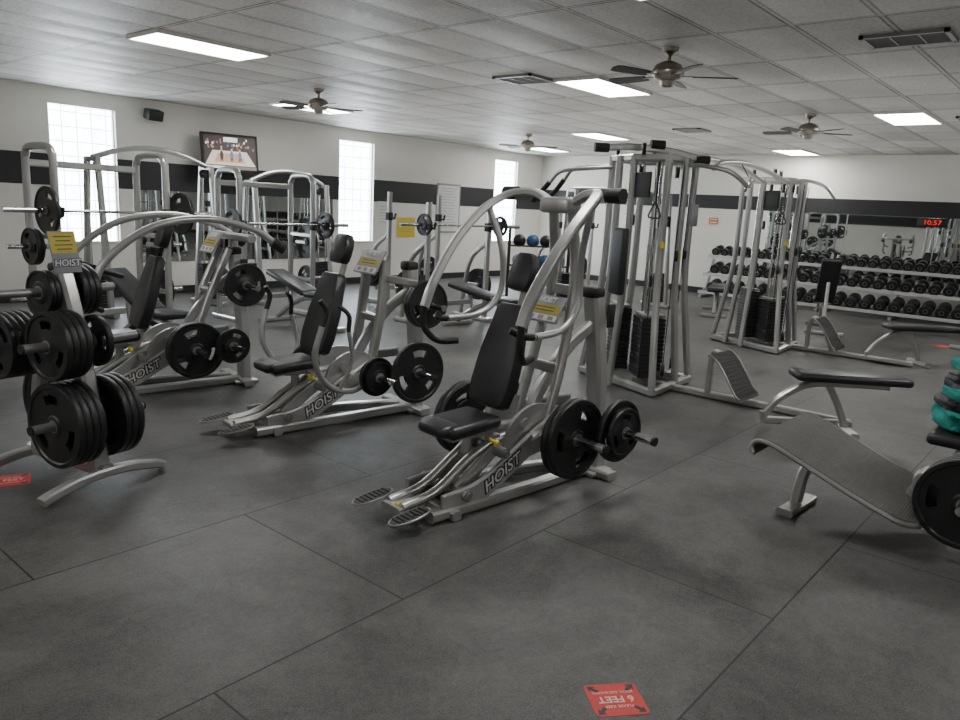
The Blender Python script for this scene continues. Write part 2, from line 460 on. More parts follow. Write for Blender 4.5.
def tv():
    r = empty("wall_television", (6.70, 11.02, 2.22), math.radians(-12), "flat-screen television on a wall bracket showing a sports broadcast", "television")
    tl = Matrix.Rotation(math.radians(-8), 4, 'X')
    b = MB(); b.box((0, 0, 0), (.90, .06, .60), bev=.012); b.v = [tl @ v for v in b.v]; b.obj("screen_housing", RUB, r)
    b = MB()
    def q(x0, z0, x1, z1, y, m):
        b.add([tl @ V(p) for p in ((x0, y, z0), (x1, y, z0), (x1, y, z1), (x0, y, z1))], [(0, 1, 2, 3)], m)
    def blob(x, z, rx, rz, y, m):
        b.add([tl @ V((x+rx*math.cos(a*math.pi/6), y, z+rz*math.sin(a*math.pi/6))) for a in range(12)], [tuple(range(12))], m)
    q(-.41, -.25, .41, .26, -.0312, 1)
    b.add([tl @ V(p) for p in ((-.40, -.0316, -.19), (.40, -.0316, -.19), (.26, -.0316, .03), (-.28, -.0316, .03))], [(0, 1, 2, 3)], 5)
    b.add([tl @ V(p) for p in ((-.26, -.0317, -.15), (.24, -.0317, -.15), (.17, -.0317, -.01), (-.20, -.0317, -.01))], [(0, 1, 2, 3)], 2)
    q(-.41, -.25, .41, -.20, -.0318, 6); q(-.38, -.24, -.1, -.21, -.0322, 3)
    for i in range(44): blob(-.39+.78*R.random(), .06+.16*R.random(), .014, .02, -.0319, [2, 4, 0, 3, 4, 6][i % 6])
    q(-.10, .17, .12, .24, -.0322, 3)
    for x in (-.14, .02, .15):
        blob(x, -.04, .028, .07, -.0323, [1, 0, 1][int((x+.2)*5) % 3]); blob(x, .045, .017, .02, -.0325, 2)
        q(x-.022, -.13, x-.006, -.08, -.0324, 1); q(x+.006, -.13, x+.022, -.08, -.0324, 1)
    cols = [(.08, .12, .25), (.03, .02, .02), (.42, .24, .15), (.7, .7, .66), (.20, .10, .07), (.50, .46, .40), (.14, .12, .10)]
    b.obj("screen", [emis("tv_colour", c, 1.3) for c in cols], r)
    b = MB(); b.box((0, .16, 0), (.06, .28, .06)); b.box((0, .33, 0), (.2, .04, .2)); b.box((0, .05, 0), (.3, .04, .2)); b.obj("wall_bracket", RUB, r)
tv()
r = empty("wall_speaker", (5.6, 11.25, 2.68), .1, "small black wall speaker on a bracket near the ceiling", "speaker")
b = MB(); b.box((0, 0, 0), (.24, .16, .15), rot=(.3, 0, 0), bev=.02); b.obj("speaker_cabinet", RUB, r)
b = MB(); b.box((0, .10, .02), (.05, .09, .05)); b.obj("wall_bracket", RUB, r)

def paper(x, z, w, h, mat, lab, lines=True, border=None):
    b = MB(); b.box((0, 0, 0), (w, .006, h), m=0)
    if border is not None: b.box((0, -.004, 0), (w-.08, .004, h-.08), m=1)
    if lines:
        for i in range(int(h/.06)-2):
            b.box((-.02*(i % 3), -.0068, h/2-.1-i*.06), (w*.68-.03*(i % 3), .001, .010), m=2)
    top("wall_poster", b.mesh("wall_poster", [mat, border or WHITE, GREYC]), (x, LY-.012, z), None, lab, "poster")
paper(12.2, 1.52, .75, 1.05, GREYC, "grey framed notice board with printed rules on the wall", True, WHITE)
paper(10.35, 1.35, .40, .5, WHITE, "white printed sheet taped to the wall")
paper(10.95, 1.10, .5, .40, YEL, "yellow printed sign taped to the wall")
b = MB(); b.box((0, 0, 0), (.012, .20, .13)); b.box((-.008, 0, .03), (.002, .15, .02), m=1); b.box((-.008, 0, -.03), (.002, .15, .02), m=1)
top("wall_sign", b.mesh("wall_sign", [ORANGE, WHITE]), (BX-.02, 6.80, 1.55), None, "small orange printed sign on the back wall", "sign")
r = empty("digital_clock", (BX-.03, 2.72, 1.72), 0, "black digital wall clock with red glowing digits", "clock")
b = MB(); b.box((0, 0, 0), (.05, .48, .15), bev=.01); b.obj("clock_housing", RUB, r)
text("10:57", .12, LEDR, "clock_digits", r, (-.029, 0, 0), basis((0, -1, 0), (0, 0, 1)), .001, sx=1.1)

# ------------------------------------------------------------------ plate-loaded machines
def placard(parent, c, w, h, rm):
    b = MB(); b.box(c, (w, h, .008), rot=rm, bev=.003, m=0)
    n = rm @ V((0, 0, 1)); y = rm @ V((0, 1, 0)); x = rm @ V((1, 0, 0))
    b.box(V(c)+n*.0045-y*h*.02, (w*.9, h*.34, .002), rot=rm, m=1)
    b.box(V(c)+n*.0045-y*h*.33, (w*.9, h*.22, .002), rot=rm, m=3)
    for i in range(2): b.box(V(c)+n*.006+y*h*(.05-.12*i), (w*.6, h*.03, .0008), rot=rm, m=2)
    for i in range(3): b.box(V(c)+n*.006-y*h*.33+x*w*(-.28+.28*i), (w*.16, h*.14, .0008), rot=rm, m=0)
    b.obj("instruction_placard", [GREYC, MUST, BLACKP, WHITE], parent, label="grey instruction placard with dull yellow band")
    text("HOIST", h*.26, WHITE, "logo_lettering", parent, V(c)+n*.006+y*h*.32, rm, .0008, .15, .002)

def press(ox, oy, rotd, style, lab):
    rot = math.radians(rotd)
    r = empty("chest_press_machine", (ox, oy, 0), rot, lab, "exercise machine", "plate-loaded press machines")
    W = Matrix.Translation((ox, oy, 0)) @ Matrix.Rotation(rot, 4, 'Z')
    b = MB()
    b.rect([(.14, -.14, .04), (.8, -.14, .04), (1.46, -.12, .04)], .07, .06)
    b.rect([(.30, .14, .04), (.9, .14, .04), (1.40, .02, .04)], .07, .06)
    b.rect([(.28, -.20, .03), (.28, .20, .03)], .06, .05, curve=False)
    b.rect([(1.44, -.30, .03), (1.44, .24, .03)], .09, .05, curve=False)
    b.box((1.46, -.12, .02), (.2, .18, .03), bev=.01)
    b.obj("base_frame", SILVER, r)
    b = MB()
    for y in (-.055, .055):
        b.tube([(.03, y, .09), (.25, y, .13), (.5, y, .28), (.75, y*1.4, .36), (1.05, y*1.6, .34)], .026)
    b.rect([(.0, 0, .075), (.16, 0, .085)], .15, .035, curve=False)
    b.tube([(.5, 0, .28), (.5, 0, .40)], .03)
    b.tube([(.62, 0, .34), (.68, 0, .55), (.78, 0, .95)], .028)
    b.box((.5, 0, .40), (.22, .16, .03), bev=.005)
    b.obj("rocking_frame", SILVER, r)
    b = MB(); b.box((.05, -.03, .096), (.05, .05, .006), m=0); b.obj("warning_sticker", YEL, r)
    for s in (-1, 1):
        b = MB(); b.rect([(.22, s*.15, .08), (.50, s*.15, .12), (.85, s*.15, .31), (1.08, s*.15, .42)], .03, .120, up=(0, 0, 1))
        b.obj("side_beam", LSILV, r)
        b = MB()
        poly = smooth_path([(.66, 0, .30), (.72, 0, .44), (.86, 0, .52), (1.02, 0, .50), (1.13, 0, .38), (1.06, 0, .26), (.88, 0, .22), (.72, 0, .22), (.66, 0, .30)], 4)[:-1]
        b.slab([(p.x, p.z) for p in poly], s*.105, s*.125)
        b.cyl((.82, s*.12, .42), (.82, s*.14, .42), .035, 18); b.cyl((1.02, s*.12, .38), (1.02, s*.14, .38), .04, 18)
        b.obj("linkage_cover", LSILV, r)
    rl = basis((.88, 0, .46), (-.46, 0, .88))
    text("HOIST", .092, BLACKP, "logo_outline", r, (.62, -.1662, .185), rl, .001, .28, .009, 1.1)
    text("HOIST", .092, WHITE, "logo_lettering", r, (.62, -.1676, .185), rl, .001, .28, .001, 1.1)
    for (x, z) in ((.36, .115), (.62, .30), (.98, .36)):
        b = MB(); b.cyl((x, -.19, z), (x, .19, z), .03, 18); b.cyl((x, -.2, z), (x, -.19, z), .02, 12); b.obj("pivot_axle", DSILVER, r)
    for s in (-1, 1):
        b = MB(); b.rect([(.36, s*.10, .12), (.62, s*.10, .31)], .025, .075, curve=False); b.obj("pivot_link", SILVER, r)
    for s in (-1, 1):
        b = MB(); pr = [(.115*math.cos(a*math.pi/12), .046*math.sin(a*math.pi/12)) for a in range(24)]
        c = V((.0, s*.16, .085)); tilt = Matrix.Rotation(-.12, 3, 'Y')
        vs = [c+tilt @ V((p[0], p[1], zz)) for zz in (.008, -.008) for p in pr]
        b.add(vs, [tuple(range(24)), tuple(range(47, 23, -1))]+[(j, (j+1) % 24, 24+(j+1) % 24, 24+j) for j in range(24)], 0)
        loop = [c+tilt @ V((p[0]*1.04, p[1]*1.08, 0)) for p in pr]; loop.append(loop[0]); loop.append(loop[1])
        b.tube(loop, .007, 8, 1, 1, False)
        for i in range(7):
            xx = -.08+i*.027; b.box(c+tilt @ V((xx, 0, .010)), (.010, .062, .005), m=2)
        b.tube([c+V((.08, 0, -.01)), c+V((.12, -s*.08, -.015)), (.14, 0, .09)], .016, m=1)
        b.obj("foot_plate", [TREAD, DSILVER, RUB], r)
    b = MB(); b.box((.45, 0, .455), (.36, .29, .07), bev=.03, seg=3, rot=(0, -.06, 0)); b.box((.30, 0, .452), (.14, .22, .065), bev=.03, seg=3, rot=(0, -.06, 0))
    b.obj("seat", PAD, r)
    b = MB(); b.box((.45, 0, .412), (.30, .22, .012), rot=(0, -.06, 0)); b.box((.56, -.14, .405), (.05, .06, .02)); b.obj("seat_bracket", SILVER, r)
    b = MB(); b.cyl((.53, -.15, .39), (.53, -.19, .38), .01); b.ball((.53, -.2, .38), .018); b.obj("adjustment_knob", YEL, r)
    rm = basis((0, -1, 0), (.29, 0, .957))
    wk = {1: 1.08, 2: 1.3, 3: 1.15}[style]
    def padshape(c, prof, th):
        b = MB()
        left = [(-w*wk, t) for t, w in prof]; right = [(w*wk, t) for t, w in reversed(prof)]
        out = left+right
        k = len(out); cy = sum(p[1] for p in out)/k
        layers = [(-.5, .93), (-.35, 1), (.2, 1), (.42, .95), (.5, .82)]
        vs = []
        for (zz, s) in layers:
            for (x, y) in out:
                vs.append(V(c)+rm @ V((x*s, cy+(y-cy)*(1-(1-s)*.45), zz*th)))
        fs = [tuple(range(k-1, -1, -1)), tuple((len(layers)-1)*k+j for j in range(k))]
        for l in range(len(layers)-1):
            for j in range(k): fs.append((l*k+j, l*k+(j+1) % k, (l+1)*k+(j+1) % k, (l+1)*k+j))
        b.add(vs, fs); return b
    b = padshape((.64, 0, .52), [(0, .09), (.02, .125), (.12, .142), (.30, .135), (.45, .108), (.56, .092), (.585, .07)], .085); b.obj("backrest", PAD, r)
    b = padshape((.655+.18, 0, .52+.635), [(0, .055), (.02, .072), (.06, .080), (.13, .078), (.185, .062), (.21, .038)], .07); b.obj("headrest", PAD, r)
    b = MB(); b.rect([(.71, 0, .56), (.88, 0, 1.12), (.92, 0, 1.28)], .06, .02, up=(1, 0, 0)); b.box((.75, 0, .74), (.02, .18, .05), rot=(0, .29, 0)); b.obj("backrest_bracket", SILVER, r)
    b = MB()
    b.rect([(1.47, -.12, .03), (1.46, -.10, .6), (1.42, -.06, 1.10)], .115, .095, up=(1, 0, 0))
    b.rect([(1.43, -.07, .95), (1.25, -.02, .80), (1.05, 0, .55), (.98, 0, .36)], .07, .07)
    b.obj("rear_post", LSILV, r)
    b = MB(); b.box((1.417, -.055, 1.13), (.10, .12, .07), bev=.02); b.box((1.455, -.172, 1.0), (.06, .012, .14), bev=.003); b.obj("post_cap", RUB, r)
    for s in (-1, 1):
        fx, fz = (.97, .37) if s < 0 else (.80, .345)
        for (x, z, y1) in ((fx, fz, .58), (1.23, .40, .70)):
            if x > 1 and s > 0 and style != 1: continue
            b = MB(); b.cyl((x, s*.20, z), (x, s*y1, z), .0245, 18, 0); b.cyl((x, s*.30, z), (x, s*.312, z), .045, 20, 0)
            if x > 1: b.cyl((x, s*.435, z), (x, s*.447, z), .045, 20, 0)
            b.cyl((x, s*y1, z), (x, s*(y1+.015), z), .0255, 18, 1)
            b.obj("weight_peg", [CHROME, RUB], r)
        b = MB(); b.rect([(fx-.12, s*.15, .30), (fx, s*.22, fz), (1.23, s*.22, .40), (1.42, s*.06, .45)], .04, .07, up=(0, 0, 1)); b.obj("peg_bracket", SILVER, r)
    G = "plates loaded on the press machines"
    if style == 1:
        stack(W, (.97, -.315, .37), (0, -1, 0), [45, 45], G); stack(W, (1.23, -.45, .40), (0, -1, 0), [35, 25], G)
        stack(W, (.80, .315, .345), (0, 1, 0), [45, 45], G); stack(W, (1.23, .45, .40), (0, 1, 0), [25], G)
    elif style == 2:
        stack(W, (.97, -.315, .37), (0, -1, 0), [25, 10], G); stack(W, (1.23, -.45, .40), (0, -1, 0), [45], G)
        stack(W, (.80, .315, .345), (0, 1, 0), [35], G)
    else:
        stack(W, (.97, -.315, .37), (0, -1, 0), [45, 45], G); stack(W, (1.23, -.45, .40), (0, -1, 0), [25], G)
        stack(W, (.80, .315, .345), (0, 1, 0), [35], G)
    if style != 1:
        b = MB(); b.cyl((1.44, -.12, .86), (1.44, -.48, .86), .024, 18); b.cyl((1.44, -.2, .86), (1.44, -.215, .86), .045); b.obj("weight_peg", CHROME, r)
        stack(W, (1.44, -.22, .86), (0, -1, 0), [35, 35] if style == 2 else [35], G)
    pl = basis((0, -1, 0), (.5, 0, .86))
    if style == 1:
        b = MB()
        for s in (-1, 1):
            b.tube([(1.0, s*.12, .40), (1.12, s*.11, .8), (1.20, s*.085, 1.25), (1.15, s*.07, 1.62)], .03)
        b.rect([(1.2, -.09, 1.15), (1.2, .09, 1.15)], .04, .06, curve=False)
        b.rect([(1.10, -.1, .70), (1.10, .1, .70)], .04, .06, curve=False)
        b.box((1.13, 0, 1.63), (.13, .22, .09), bev=.02)
        b.obj("upright_frame", SILVER, r)
        for s in (-1, 1):
            b = MB(); iy = .40 if s > 0 else .37
            b.rect([(1.14, s*.08, 1.64), (1.13, s*.18, 1.69), (1.10, s*.27, 1.70), (1.03, s*(iy-.04), 1.67), (.88, s*iy, 1.57), (.70, s*(iy+.01), 1.39), (.55, s*iy, 1.17), (.49, s*iy, 1.03)], .058, .045)
            b.tube([(.95, s*iy, 1.60), (1.0, s*(iy-.08), 1.35), (1.0, s*(iy-.08), 1.1), (.86, s*(iy-.06), .98), (.62, s*(iy-.04), .96)], .019)
            b.obj("press_arm", LSILV, r)
            b = MB(); b.tube([(.49, s*iy, 1.04), (.49, s*iy, .92), (.56, s*(iy-.04), .84), (.66, s*.29, .84)], .019)
            b.tube([(.64, s*(iy-.04), .96), (.56, s*(iy-.05), .97), (.50, s*.28, 1.0)], .019)
            b.obj("hand_grip", RUB, r)
            b = MB(); b.cyl((1.12, s*.34, 1.69), (1.12, s*.44, 1.69), .040, 20); b.obj("arm_bumper", RUB, r)
        placard(r, (1.08, .02, 1.04), .26, .17, pl)
        b = MB(); b.box((1.15, 0, 1.04), (.12, .05, .03)); b.obj("placard_bracket", SILVER, r)
    elif style == 2:
        b = MB()
        for s in (-1, 1):
            b.rect([(1.05, s*.12, .40), (1.12, s*.13, .8), (1.16, s*.12, 1.18)], .055, .065)
        b.rect([(1.16, -.13, 1.12), (1.16, .13, 1.12)], .05, .06, curve=False)
        b.rect([(1.12, -.13, .75), (1.12, .13, .75)], .05, .06, curve=False)
        b.rect([(1.16, -.15, 1.05), (1.28, -.30, 1.03), (1.42, -.12, 1.0)], .04, .05)
        b.obj("upright_frame", SILVER, r)
        for s in (-1, 1):
            b = MB(); b.tube([(.98, s*.2, .30), (.78, s*.30, .28), (.56, s*.36, .36), (.44, s*.40, .56), (.48, s*.42, .78)], .021)
            b.tube([(.66, s*.34, .31), (.72, s*.40, .52), (.68, s*.42, .74)], .015); b.obj("press_arm", LSILV, r)
            b = MB(); b.tube([(.48, s*.42, .77), (.51, s*.42, .88), (.47, s*.41, .95)], .018)
            b.tube([(.68, s*.42, .73), (.68, s*.42, .84), (.63, s*.38, .90)], .016); b.obj("hand_grip", RUB, r)
        placard(r, (1.10, 0, 1.16), .30, .2, pl)
    else:
        b = MB()
        for s in (-1, 1): b.rect([(1.05, s*.10, .40), (1.2, s*.10, .8), (1.36, s*.10, 1.15)], .055, .055)
        b.rect([(1.42, -.42, 1.25), (1.42, .42, 1.25)], .07, .06, curve=False)
        b.rect([(1.2, -.1, .8), (1.2, .1, .8)], .05, .05, curve=False)
        b.rect([(1.41, -.06, 1.05), (1.42, -.04, 1.25)], .07, .07, curve=False)
        b.obj("upright_frame", SILVER, r)
        for s in (-1, 1):
            b = MB(); b.tube([(1.62, s*.40, 1.22), (1.42, s*.41, 1.33), (1.05, s*.42, 1.40), (.65, s*.43, 1.33), (.33, s*.44, 1.10), (.22, s*.44, .88)], .028)
            b.obj("press_arm", LSILV, r)
            b = MB(); b.tube([(.22, s*.44, .9), (.20, s*.43, .78), (.30, s*.36, .72)], .020); b.tube([(.28, s*.44, 1.02), (.40, s*.36, .98), (.46, s*.30, .96)], .018)
            b.obj("hand_grip", RUB, r)
            b = MB(); b.cyl((1.60, s*.40, 1.23), (1.70, s*.40, 1.17), .045, 18); b.obj("arm_bumper", RUB, r)
        placard(r, (1.25, .0, 1.20), .28, .2, pl)
    return r
press(2.47, 2.62, -7, 1, "silver seated shoulder press machine with black pads and overhead arms")
press(2.62, 4.40, -9, 2, "silver seated press machine with black pads and slim curved lever arms")
press(2.1, 5.98, -9, 3, "silver seated chest press machine with long arched overhead arms")

# ------------------------------------------------------------------ plate tree
def tree():
    rot = math.radians(12)
    r = empty("weight_plate_tree", (1.60, 4.25, 0), rot, "silver A-frame weight plate tree loaded with black plates", "weight rack")
    W = Matrix.Translation((1.60, 4.25, 0)) @ Matrix.Rotation(rot, 4, 'Z')
    b = MB()
    for y in (-.26, .38):
        b.rect([(-.36, y, .03), (-.30, y, .05), (-.12, y, .085), (.12, y, .085), (.30, y, .05), (.36, y, .03)], .06, .05)
    b.rect([(0, -.28, .10), (0, .40, .10)], .07, .07, curve=False)
    b.obj("base_frame", LSILV, r)
    b = MB()
    b.rect([(0, -.20, .10), (0, -.15, .45), (0, -.04, .95), (0, .03, 1.16)], .085, .10, up=(0, 1, 0))
    b.rect([(0, .34, .10), (0, .30, .45), (0, .14, .95), (0, .06, 1.14)], .07, .07, up=(0, 1, 0))
    b.rect([(0, -.12, .74), (0, .28, .74)], .05, .05, curve=False)
    b.obj("upright_post", LSILV, r)
    G = "plates stored on the plate tree"
    pegs = [(-1, -.15, .37, [45, 45, 45, 45]), (1, -.15, .37, [45, 45, 45]), (-1, -.12, .785, [35, 35, 35, 35]), (-1, .285, .74, [35, 35, 35, 35, 35]),
            (1, -.12, .785, [25]), (1, .34, .37, [45, 45]), (-1, .06, 1.04, [10, 10]), (1, .06, 1.04, [25, 25, 25])]
    for s, y, z, st in pegs:
        b = MB(); b.cyl((s*.03, y, z), (s*.32, y, z+.006), .0235, 18, 0); b.cyl((s*.044, y, z), (s*.052, y, z), .045, 20, 0); b.cyl((s*.32, y, z+.006), (s*.33, y, z+.006), .0245, 18, 1)
        b.obj("weight_peg", [DSILVER, RUB], r)
        stack(W, (s*.056, y, z+.002), (s, 0, 0.0), st, G)
    rm = basis((1, 0, 0), (0, .25, 1)); c = V((0, -.01, 1.255)); n = rm @ V((0, 0, 1)); y = rm @ V((0, 1, 0))
    b = MB(); b.box(c, (.15, .22, .008), rot=rm, bev=.003, m=0); b.box(c+n*.0045+y*.048, (.14, .11, .002), rot=rm, m=1)
    for i in range(4): b.box(c+n*.006+y*(.08-.022*i), (.10-.02*(i % 2), .005, .0008), rot=rm, m=2)
    b.obj("header_sign", [GREYC, YEL, BLACKP], r, label="grey and yellow header sign")
    text("HOIST", .05, BLACKP, "logo_outline", r, c+n*.0046-y*.06, rm, .0006, .2, .005)
    text("HOIST", .05, WHITE, "logo_lettering", r, c+n*.0060-y*.06, rm, .0006, .2, .001)
    b = MB(); b.box((0, .05, 1.17), (.08, .10, .05), bev=.02); b.obj("post_cap", RUB, r)
tree()

# ------------------------------------------------------------------ cable multi station
def tower(r, cx, cy, wstacks, seatpad=True):
    def T(x, y, z): return V((cx+x, cy+y, z))
    cols = [((-.40, -.38), (-.26, -.26)), ((-.02, .62), (-.10, .40)), ((.46, -.32), (.36, -.22)), ((.46, .44), (.34, .32)), ((-.34, .10), (-.26, .08)), ((-.2, .36), (-.2, .26)), ((.1, -.36), (.08, -.26))]
    for f, t in cols:
        b = MB(); b.rect([T(f[0], f[1], .02), T((f[0]+t[0])/2, (f[1]+t[1])/2, .5), T(t[0], t[1], 1.1), T(t[0], t[1], 2.12)], .05, .065, up=(1, 0, 0))
        b.obj("column", SILVER, r, True)
    b = MB()
    tops = [T(t[0], t[1], 2.1) for f, t in cols]
    for i, j in ((0, 2), (2, 3), (3, 1), (1, 4), (4, 0), (4, 2)): b.rect([tops[i], tops[j]], .05, .06, curve=False)
    b.obj("top_frame", SILVER, r, True)
    b = MB()
    bs = [T(f[0], f[1], .045) for f, t in cols]
    for i, j in ((0, 2), (2, 3), (3, 1), (1, 0)): b.rect([bs[i], bs[j]], .07, .07, curve=False)
    b.obj("base_frame", SILVER, r, True)
    for (sx, sy, n) in wstacks:
        for d in (-.075, .075):
            b = MB(); b.cyl(T(sx+d*.72, sy+d*.7, .08), T(sx+d*.72, sy+d*.7, 2.08), .0135, 10); b.obj("guide_rod", CHROME, r, True)
        b = MB(); q = Matrix.Rotation(.77, 3, 'Z')
        for i in range(n):
            c = T(sx, sy, .13+i*.040)
            b.box(c, (.33, .14, .036), rot=(0, 0, .77), bev=.003, seg=1)
            b.box(c+q @ V((-.06, -.0705, 0)), (.03, .002, .010), rot=(0, 0, .77), m=1)
        b.obj("weight_stack", [IRON, WHITE], r, True)
        zt = .13+n*.040
        b = MB(); b.box(T(sx, sy, zt), (.31, .12, .02), rot=(0, 0, .77)); b.cyl(T(sx, sy, zt), T(sx, sy, zt+.17), .014); b.obj("stack_top_plate", DSILVER, r, True)
        b = MB(); b.cyl(T(sx, sy, zt+.17), T(sx, sy, 2.08), .005, 6); b.obj("cable", RUB, r, True)
        b = MB(); b.cyl(T(sx+.05, sy-.2, .2), T(sx-.02, sy-.25, 2.05), .005, 6); b.obj("cable", RUB, r, True)
        b = MB(); b.cyl(T(sx-.17, sy-.12, .25), T(sx-.19, sy-.10, 2.0), .005, 6); b.obj("cable", RUB, r, True)
        for (px, py, pz) in ((sx, sy, 2.0), (sx-.12, sy-.15, 2.0), (sx-.22, sy+.05, 2.17), (sx+.05, sy-.2, .18), (sx+.05, sy-.22, 1.25), (sx-.1, sy-.1, 1.55), (sx-.18, sy-.11, 1.02)):
            b = MB(); M = Matrix.Translation(T(px, py, pz)) @ Matrix.Rotation(math.radians(90), 4, 'X') @ Matrix.Rotation(.6, 4, 'Y')
            b.lathe([(.012, -.012), (.055, -.012), (.048, 0), (.055, .012), (.012, .012)], M, 22); b.obj("pulley_wheel", RUB, r, True)
            b = MB()
            for d in (-.018, .018): b.box((0, 0, d), (.03, .14, .004))
            b.v = [M @ v for v in b.v]; b.cyl(M @ V((0, 0, -.02)), M @ V((0, 0, .02)), .014, 10); b.obj("pulley_bracket", SILVER, r, True)
    b = MB(); b.box(T(-.32, -.06, 1.86), (.02, .24, .22), bev=.006, rot=(0, 0, -.5)); b.obj("instruction_placard", RUB, r, True)
    b = MB(); b.box(T(.22, -.32, 1.62), (.12, .02, .20), bev=.006); b.obj("instruction_placard", GREYC, r, True)
    for (lx, ly, lz) in ((-.302, -.30, 1.35), (.06, -.285, 1.25)):
        b = MB(); b.box(T(lx, ly, lz), (.03, .03, .055)); b.obj("warning_label", YEL, r, True)
    # hanging strap handle
    b = MB(); b.cyl(T(-.36, -.22, 2.05), T(-.36, -.22, 1.72), .005, 6); b.tube([T(-.36, -.22, 1.72), T(-.36, -.17, 1.62), T(-.36, -.17, 1.58), T(-.36, -.27, 1.58), T(-.36, -.27, 1.62), T(-.36, -.22, 1.72)], .008, 8, 2); b.obj("strap_handle", RUB, r, True)
    if seatpad:
        b = MB(); b.box(T(-.42, .06, 1.18), (.07, .21, .60), bev=.03, seg=3, rot=(0, 0, -.5)); b.obj("back_pad", PAD, r, True)

r = empty("cable_multi_station", (6.4, 3.4, 0), 0, "large silver multi-station cable machine with weight stacks and pulleys", "exercise machine")
tower(r, 6.4, 3.4, [(.12, .30, 15), (-.08, -.08, 14), (.30, .02, 13)])
tower(r, 9.7, 3.45, [(.05, .20, 15), (-.12, -.12, 13), (.28, -.05, 13)], False)
for dy, z in ((-.20, 0), (.10, .03)):
    b = MB(); b.tube([(6.75, 3.2+dy, 2.05), (7.0, 3.22+dy, 2.12+z), (7.7, 3.28+dy, 2.16+z), (8.6, 3.38+dy, 2.14+z), (9.45, 3.44+dy, 2.06)], .026); b.obj("arched_beam", SILVER, r, True)
b = MB(); b.rect([(5.95, 3.68, 2.17), (6.15, 3.50, 2.19), (6.4, 3.27, 2.17), (6.6, 3.08, 2.12)], .055, .06); b.obj("top_beam", SILVER, r, True)
for p in ((5.93, 3.70, 2.17), (6.30, 3.35, 2.22), (6.62, 3.06, 2.11)):
    b = MB(); b.cyl(V(p)+V((-.045, .045, 0)), V(p)+V((.045, -.045, 0)), .042, 20); b.obj("beam_end_cap", RUB, r, True)
b = MB(); b.tube([(6.5, 3.15, 2.06), (6.45, 2.95, 2.05), (6.48, 2.72, 2.0), (6.55, 2.58, 1.88)], .02); b.obj("pull_up_arm", SILVER, r, True)
b = MB(); b.tube([(6.18, 4.42, 1.86), (6.18, 4.30, 1.97), (6.2, 4.05, 2.0), (6.25, 3.75, 2.02)], .017); b.obj("pull_up_arm", SILVER, r, True)
b = MB(); b.tube([(6.40, 4.40, 1.90), (6.38, 4.30, 2.0), (6.35, 4.1, 2.03), (6.3, 3.8, 2.04)], .017); b.obj("pull_up_arm", SILVER, r, True)
b = MB(); b.tube([(6.16, 4.60, 1.68), (6.17, 4.52, 1.76), (6.18, 4.42, 1.87)], .025); b.obj("hand_grip", RUB, r, True)
b = MB(); b.tube([(6.42, 4.58, 1.74), (6.41, 4.5, 1.80), (6.40, 4.40, 1.91)], .025); b.obj("hand_grip", RUB, r, True)
b = MB(); b.tube([(7.0, 2.75, 1.90), (7.1, 2.78, 1.98), (7.5, 2.95, 2.0), (7.9, 3.12, 1.98), (8.0, 3.18, 1.90)], .015); b.obj("lat_bar", CHROME, r, True)
b = MB(); b.cyl((7.5, 2.95, 2.0), (7.5, 3.05, 2.15), .005, 6); b.obj("cable", RUB, r, True)
b = MB(); b.tube([(9.5, 2.7, 1.90), (9.5, 2.82, 2.03), (9.55, 3.05, 2.10), (9.6, 3.25, 2.08)], .02); b.obj("pull_up_arm", SILVER, r, True)
def lowrow(x, y, bx, by, ang):
    b = MB(); b.rect([(x, y+1.0, .035), (x+.02, y, .035), (x+.02, y-.95, .035)], .07, .06); b.obj("floor_rail", SILVER, r, True)
    fx, fy = x-.20, y-.05; b = MB()
    pr = [(.16, .47), (.12, .46), (.06, .41), (-.02, .30), (-.10, .18), (-.15, .14)]
    pr = smooth_path([(0, a, z) for a, z in pr], 4)
    rows = [[V((fx+dx, fy+p.y, p.z)) for p in pr] for dx in (-.21, .21)]
    b.grid(rows, 0)
    b.grid([[q-V((0, .01, .02)) for q in rw] for rw in rows], 0)
    for i in range(1, len(pr)-1): b.box(V((fx, fy+pr[i].y, pr[i].z+.003)), (.40, .010, .004), m=0)
    for rw in rows: b.tube(rw, .010, 8, 1, 1, False)
    b.obj("foot_brace", [TREAD, DSILVER], r, True)
    b = MB(); b.rect([(x, fy, .05), (x-.05, fy+.05, .22), (fx, fy+.05, .34)], .05, .05)
    b.rect([(x, fy+.3, .04), (x-.02, fy+.28, .40), (x-.1, fy+.14, .44)], .05, .05); b.obj("brace_support", SILVER, r, True)
    q = V((math.cos(ang), math.sin(ang), 0)); c = V((bx, by, 0)); s_ = V((-q.y, q.x, 0))
    b = MB(); b.box(c+V((0, 0, .445)), (.86, .27, .065), rot=(0, 0, ang), bev=.028, seg=3); b.obj("bench_seat", PAD, r, True)
    b = MB(); b.rect([c-q*.62+V((0, 0, .10)), c-q*.50+V((0, 0, .25)), c-q*.30+V((0, 0, .37)), c+V((0, 0, .39)), c+q*.30+V((0, 0, .39))], .06, .05)
    b.rect([c-q*.15+V((0, 0, .38)), c-q*.05+V((0, 0, .2)), c+q*.02+V((0, 0, .03))], .05, .05)
    b.rect([c+q*.02-s_*.2+V((0, 0, .025)), c+q*.02+s_*.2+V((0, 0, .025))], .07, .045, curve=False)
    b.rect([V((x+.02, y-.95, .035)), c-q*.62+V((0, 0, .06)), c-q*.62+V((0, 0, .13))], .07, .05, curve=False)
    b.obj("bench_frame", SILVER, r, True)
lowrow(6.4, 2.42, 6.22, 1.47, math.radians(-54))
lowrow(9.9, 2.65, 10.2, 1.70, math.radians(-50))

